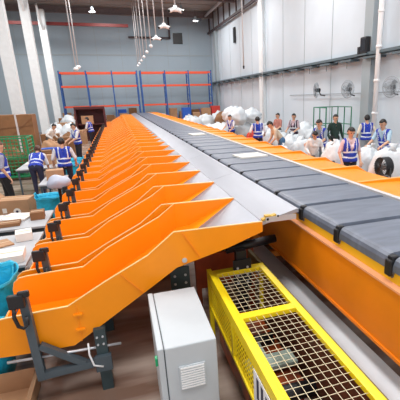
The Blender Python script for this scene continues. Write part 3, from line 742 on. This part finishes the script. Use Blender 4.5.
# bench
def table(x0, x1, y0, y1, z, lab, name='work_table', m='table', group=None, cat='table'):
    t = thing(name, lab, cat, (x0, y0, 0), 0, group)
    b = MB(); b.box(0, x1-x0, 0, y1-y0, z-.035, z); b.build('table_top', m, t, bevel=.005)
    for x in (.03, x1-x0-.07):
        for y in (.03, y1-y0-.07):
            b = MB(); b.box(x, x+.04, y, y+.04, 0, z-.035); b.build('leg', 'dgrey', t)
    for ya in (.04, y1-y0-.06):
        b = MB(); b.box(.07, x1-x0-.07, ya, ya+.02, z-.1, z-.04); b.build('apron', 'dgrey', t)
    return t
# motor scooter like black machine next to sacks -> black fan barrel on a stand
t = thing('drum_fan', 'black round drum fan standing among the white sacks', 'fan', (5.02, 6.5, 0))
b = MB(); b.tube([(-.09, 0, .98), (.09, 0, .98)], .2, 20, caps=False)
for k in range(12): a = PI*k/12; b.tube([(-.1, .2*math.cos(a), .98+.2*math.sin(a)), (-.1, -.2*math.cos(a), .98-.2*math.sin(a))], .006, 4)
b.build('drum', 'black', t)
b = MB(); b.tube([(-.06,0,.98),(.06,0,.98)], .07, 12); b.build('hub', 'fan', t, True)
for s in (-1, 1):
    b = MB(); b.tube([(0, s*.2, .98), (0, s*.26, .5), (0, s*.26, .02)], .018, 8); b.tube([(-.2, s*.26, .02), (.2, s*.26, .02)], .018, 8); b.build('stand', 'black', t, True)
# green roll cages
def rollcage(x, y, lab, m='green', w=.9, d=.8, h=1.75):
    t = thing('roll_cage', lab, 'roll cage', (x, y, 0))
    b = MB(); b.box(-w/2, w/2, -d/2, d/2, .16, .2); b.build('deck', m, t)
    for s in (-1, 1):
        b = MB()
        for yy_ in (-d/2, 0, d/2): b.tube([(s*w/2, yy_, .2), (s*w/2, yy_, h)], .022, 6)
        for z in (.5, .9, 1.3, h): b.tube([(s*w/2, -d/2, z), (s*w/2, d/2, z)], .02, 6)
        b.build('side_frame', m, t)
        for q in (-1, 1):
            b = MB(); b.tube([(s*w/2*.85-.02, q*d/2*.85, .07), (s*w/2*.85+.02, q*d/2*.85, .07)], .07, 12); b.build('wheel', 'black', t)
    b = MB()
    for k in range(5): b.tube([(-w/2 + w*k/4, d/2, .2), (-w/2 + w*k/4, d/2, h)], .018, 6)
    for z in (.5, .9, 1.3, h): b.tube([(-w/2, d/2, z), (w/2, d/2, z)], .02, 6)
    b.build('rear_frame', m, t)
    return t
p = rp(331, 106, 8.1); rollcage(8.05, p.y - .2, 'tall green roll cage behind the man in dark green jacket', h=1.95, w=1.1, d=1.0)
# benches on the right between the chutes and workers
for i in range(0): pass
# far clutter
cols = ['card', 'cardd', 'cardw', 'bag', 'card', 'cardd', 'red', 'blueb']
spots = []
for x0_ in (-3.9, 2.25):
    for i in range(3):
        spots += [(x0_ + 1.96*i + .53, 35.5), (x0_ + 1.96*i + 1.42, 35.5)]
spots += [(-4.0 + k*.9, 37.2) for k in range(14)] + [(-3.9 + k*.85, 33.6) for k in range(4)] + [(5.6 + k*.85, 33.9) for k in range(4)]
for i, (x, y) in enumerate(spots):
    w, h = .62 + random.random()*.16, .9 + random.random()*.9
    b = MB(); b.box(-w/2, w/2, -.3, .3, 0, h); b.box(-w/2, w/2, -.03, .03, h, h+.003, 1)
    o = b.build('storage_carton', [random.choice(cols), 'tape'], bevel=.01); o.location = (x, y, 0)
    tag(o, 'piled carton on the floor around the back pallet racks', 'box', 'cartons around the back racks')
for i, (x, y, r, m) in enumerate([(5.4,28.9,.5,'bag'),(6.4,29.6,.55,'bag'),(7.6,29.3,.6,'cardd'),(5.2,30.8,.45,'bag'),(6.5,31.2,.5,'bag'),(7.8,31.3,.6,'bag'),(5.6,32.6,.5,'bag'),(8.2,28.2,.6,'cardd')]):
    sack(x, y, 0, (r, r, r*1.15), 'crumpled sack of goods on the floor before the right rack', m, 'sacks before the right rack', seed=40+i)
# red/dark machine and people-less left background
t = thing('dark_cabinet', 'tall dark maroon open cabinet with cartons beside farthest left worker', 'cabinet', (-1.6, 27.5, 0))
mm = mat('maroon', (78, 30, 34), .6)
b = MB(); b.box(-.9, .9, -.4, .4, 0, .1); b.box(-.9, -.8, -.4, .4, .1, 1.95); b.box(.8, .9, -.4, .4, .1, 1.95); b.box(-.9, .9, -.4, .4, 1.95, 2.1); b.box(-.8, .8, .35, .4, .1, 1.95); b.build('shell', mm, t)
b = MB(); b.box(-.8, .8, -.38, .35, 1.0, 1.05); b.build('shelf', mm, t)
parcel(-1.8, 27.4, 1.05, .7, .5, .5, 0, 'card', 'tan carton on the shelf of the maroon cabinet')
# big brown gaylord stack & green crate at left
t = thing('cardboard_bin', 'big brown cardboard bin standing before the white columns', 'box', (-4.45, 19.6, 0))
b = MB(); b.box(-.95, 1.0, -.5, .5, .0, 1.95); b.build('body', 'cardd', t, bevel=.02)
b = MB(); b.box(.35, .42, -.52, -.5, 0, 2.0); b.box(.35, .42, -.52, .5, 1.95, 1.96); b.build('strap', 'whitebeam', t)
b = MB(); b.bar((-.95, -.51, 1.35), (1.0, -.51, 1.5), .02, .01); b.bar((0, -.51, 1.0), (1, -.51, 1.8), .015, .01); b.build('crease', 'cardin', t)
t = thing('wire_crate', 'green wire crate filled with packing at left beside the standing worker', 'crate', (-3.45, 14.6, 0))
b = MB(); w, d, h = .62, .5, 1.35
for x in (-w, w):
    for y in (-d, d): b.box(x-.03, x+.03, y-.03, y+.03, 0, h)
for z in (.15, .75, h):
    for y in (-d, d): b.box(-w, w, y-.02, y+.02, z-.02, z+.02)
    for x in (-w, w): b.box(x-.02, x+.02, -d, d, z-.02, z+.02)
b.build('frame', 'crate', t)
b = MB()
for k in range(12):
    x = -w + 2*w*k/11
    b.tube([(x, -d, .15), (x, -d, h)], .012, 4); b.tube([(x, d, .15), (x, d, h)], .012, 4)
for k in range(12):
    z = .15 + 1.2*k/11; b.tube([(-w, -d, z), (w, -d, z)], .012, 4); b.tube([(-w, -d, z), (-w, d, z)], .012, 4); b.tube([(w, -d, z), (w, d, z)], .012, 4)
b.build('mesh', 'crate', t)
b = MB(); b.box(-w, w, -d, d, .1, .15); b.build('deck', 'crate', t)
sack(-3.45, 14.6, .15, (.5, .4, .42), 'brown bundle of packing inside the green wire crate', 'cardd', seed=60)
# left tables with cartons
table(-2.6, -1.22, 4.78, 6.05, .60, 'nearest left table with white and brown cartons')
table(-3.0, -1.25, 6.35, 7.3, .60, 'second left table from the front with flat white cartons')
table(-2.75, -1.75, 11.75, 13.4, .70, 'left table between the blue vest workers')
table(-1.8, -1.3, 9.25, 10.3, .70, 'small left table in front of the worker seen from behind')
table(-2.6, -1.7, 14.0, 15.6, .70, 'farther left table holding a blue tub')
def box_at(px, py, z, w, d, h, rz, m, lab):
    p = onz(px, py, z); return parcel(p.x, p.y, z, w, d, h, rz, m, lab)
B = [
 (-1.5, 5.02, .602, .46, .34, .09, .10, 'cardw', 'large flat white-topped carton at the front of the nearest left table'),
 (-1.95, 5.0, .602, .3, .3, .16, -.1, 'card', 'small brown carton at front left of nearest table'),
 (-1.42, 5.8, .602, .2, .24, .11, .2, 'cardw', 'small white carton beside the third chute post'),
 (-1.75, 5.62, .602, .4, .3, .02, .5, 'card', 'flat tan cardboard sheet on the nearest left table'),
 (-2.15, 6.55, .602, .32, .28, .14, .05, 'card', 'brown carton at left end of second table'),
 (-2.13, 6.9, .602, .36, .3, .05, .1, 'cardw', 'flat white carton behind the brown one at left of second table'),
 (-1.78, 6.6, .602, .3, .24, .05, .1, 'cardd', 'thin dark brown carton in the middle of second table'),
 (-1.75, 7.0, .602, .42, .4, .03, -.3, 'cardw', 'wide flat white carton on the second table'),
 (-1.42, 6.85, .602, .2, .24, .12, .1, 'cardd', 'brown carton at right end of second table by chute'),
 (-2.55, 7.15, .602, .3, .2, .1, .0, 'card', 'small brown carton at back left of second table'),
 (-2.35, 5.75, .602, .3, .3, .1, .2, 'cardw', 'white carton at back left of nearest table'),
 (-1.52, 9.85, .702, .36, .3, .22, .1, 'card', 'brown carton on the small white-topped table before the worker seen from behind'),
 (-2.0, 12.5, .702, .34, .3, .26, .1, 'card', 'brown carton on table behind the bending worker'),
 (-2.4, 12.6, .702, .5, .35, .05, .1, 'cardw', 'flat white carton on table between workers'),
 (-2.35, 14.4, .702, .3, .3, .2, .1, 'cardd', 'dark brown carton on the farther left table'),
]
for x, y, z, w, d, h, rz, m, lab in B: parcel(x, y, z, w, d, h, rz, m, lab)
# big carton on the floor with sticker
t = thing('floor_carton', 'brown carton with white round sticker standing on the floor by the worker', 'box', (-2.2, 9.0, 0), -.12)
b = MB(); b.box(-.29, .29, -.22, .22, 0, .52); b.build('body', 'card', t, bevel=.008)
b = MB(); b.tube([(.05, -.221, .28), (.05, -.225, .28)], .07, 20); st = b.build('sticker', 'cardw', t)
b = MB(); b.box(-.22, -.14, -.225, -.221, .26, .36); b.build('sticker', 'cardw', t)
b = MB(); b.tube([(.05, -.225, .28), (.05, -.228, .28)], .03, 5); b.build('sticker_mark', 'mark', st)
b = MB(); b.bar((-.29, 0, .52), (-.36, 0, .60), .42, .006); b.build('flap', 'card', t); b = MB(); b.box(-.29, .29, -.02, .02, .521, .523); b.build('tape', 'tape', t)
# low carton pieces on floor, left
parcel(-2.85, 5.3, 0, .4, .5, .3, .1, 'card', 'tan carton on floor left of the nearest table')
parcel(-2.2, 4.3, 0, .6, .5, .32, .1, 'card', 'tan carton on floor in front of nearest left table')
# pallet like bins at each chute end: cyan woven bags
def cyanbag(x, y, w, d, h, z, lab, seed=0):
    t = thing('woven_bag', lab, 'bag', (x, y, 0), 0)
    b = MB(); n = 24; vs = []
    rings = [(0, 1.0), (h*.3, 1.06), (h*.65, 1.0), (h*.92, .96), (h, 1.05), (h*.985, .98), (h*.6, .9), (h*.25, .85)]
    for zz, s in rings:
        for k in range(n):
            a = 2*PI*k/n; e = 3.2; c_, s_ = math.cos(a), math.sin(a); rr = 1/((abs(c_)**e + abs(s_)**e)**(1/e))
            q = 1 + .05*noise.noise(Vector((c_*2+seed, s_*2, zz*4)))
            vs.append((w/2*c_*rr*s*q, d/2*s_*rr*s*q, z + zz + (.03*noise.noise(Vector((c_*3, s_*3, seed))) if zz > h*.8 else 0)))
    fs = [(i*n+k, i*n+(k+1) % n, (i+1)*n+(k+1) % n, (i+1)*n+k) for i in range(len(rings)-1) for k in range(n)]
    fs += [tuple(range(n))[::-1], tuple(range(7*n, 8*n))]
    b.add(vs, fs); b.build('sack_body', 'cyan', t, True)
    for s in (-1, 1):
        b = MB(); b.tube([(s*w*.45, -.08, z+h*.9), (s*w*.5, -.05, z+h*1.1), (s*w*.5, .05, z+h*1.1), (s*w*.45, .08, z+h*.9)], .012, 6); b.build('handle', 'cyan', t, True)
    return t
cyanbag(-1.45, 3.6, .5, .44, .5, 0, 'low cyan woven bag at the end of the nearest chute', 1)
cyanbag(-1.46, 4.3, .5, .66, .72, 0, 'cyan woven bag between nearest left table and second chute', 7)
cyanbag(-1.5, 8.5, .48, .5, .62, 0, 'cyan woven bag below the white hood at chute ends', 2)
for i, Y in enumerate((12.6, 13.6)):
    cyanbag(-1.42, Y, .45, .55, .66, 0, ['cyan woven bag just beyond the worker seen from behind', 'cyan woven bag farthest up the chute ends'][i], 3+i)
# white hood / printer over chute end
t = thing('white_hood', 'pale rounded plastic hood on a black stand by chute ends', 'hood', (-1.2, 7.95, 0))
b = MB(); b.ball((0, 0, .95), (.2, .24, .15), 20, 12, 0, lambda d: 1 + .2*noise.noise(d*1.5 + Vector((3, 1, 4)))); b.v = [(x, y, max(z, .88)) for x, y, z in b.v]; b.build('hood', mat('pale_hood', (176, 182, 200), .45), t, True)
b = MB(); b.tube([(0, 0, 0.02), (0, 0, .89)], .03, 8); b.tube([(0,0,0),(0,0,.02)], .15, 14); b.build('stand', 'black', t)
b = MB(); b.box(.08, .16, -.2, -.1, .72, .9); b.build('control_box', 'black', t, bevel=.01)
# blue tub
t = thing('blue_tub', 'blue oval plastic tub on the farther left table', 'tub', (-2.35, 14.9, .702))
b = MB(); n = 20; vs = []
for zz, s in ((0, .85), (.2, 1), (.21, 1.05), (.2, .95), (.03, .8)):
    for k in range(n): a = 2*PI*k/n; vs.append((.34*math.cos(a)*s, .24*math.sin(a)*s, zz))
b.add(vs, [(i*n+k, i*n+(k+1) % n, (i+1)*n+(k+1) % n, (i+1)*n+k) for i in range(4) for k in range(n)] + [tuple(range(n))[::-1], tuple(range(4*n, 5*n))]); b.build('tub_body', 'blueb', t, True)
# far left floor goods
for i, (x, y, m, r) in enumerate([(-2.6, 24.2, 'bag', .5), (-3.3, 23.0, 'bag', .45), (-2.3, 20.6, 'cardd', .4), (-3.4, 25.2, 'bag', .5), (-2.7, 17.6, 'card', .38), (-2.4, 29.6, 'cardd', .5), (-3.3, 31, 'bag', .6), (-1.9, 33, 'bag', .5)]):
    sack(x, y, 0, (r, r, r*1.25), 'soft bundle of goods on the floor behind the left workers', m, 'bundles behind the left workers', seed=80+i)
for i, (x, y, m, w, h) in enumerate([(-2.6, 18.6, 'card', .7, .8), (-2.3, 19.6, 'cardd', .6, .9), (-3.1, 27, 'card', .9, 1.2), (-3.3, 22.0, 'cardd', .8, .9), (-2.4, 31.2, 'cardd', 1.0, 1.6), (-2.2, 25.5, 'card', .7, .8)]):
    b = MB(); b.box(-w/2, w/2, -.3, .3, 0, h); b.box(-w/2, w/2, -.03, .03, h, h+.003, 1); o = b.build('stacked_carton', [m, 'tape'], bevel=.01); o.location = (x, y, 0)
    tag(o, 'brown carton standing on the floor in the left background', 'box', 'cartons in the left background')
# ---------------------------------------------------------------- light
w = bpy.data.worlds.new('world'); scn.world = w; w.use_nodes = True
w.node_tree.nodes['Background'].inputs[0].default_value = (.86, .93, 1, 1); w.node_tree.nodes['Background'].inputs[1].default_value = 1.1
def area(x, y, z, sx, sy, e, col=(1, .98, .96), rot=(0, 0, 0)):
    l = bpy.data.lights.new('ceiling_or_fill_light', 'AREA'); l.shape = 'RECTANGLE'; l.size = sx; l.size_y = sy; l.energy = e; l.color = col
    o = bpy.data.objects.new('ceiling_or_fill_light', l); C.objects.link(o); o.location = (x, y, z); o.rotation_euler = rot
for X in (-6, 0, 6):
    for Y in (0, 8, 16, 24, 32):
        area(X, Y, 8.9, 1.6, 3, 420)
area(0, -8.6, 3.2, 14, 5, 450, (.92, .96, 1), (PI/2, 0, 0))  # unseen fill light added behind the camera to brighten the shaded machine parts
scn.view_settings.view_transform = 'Standard'; scn.view_settings.look = 'None'; scn.view_settings.gamma = 1; scn.view_settings.exposure = -.35
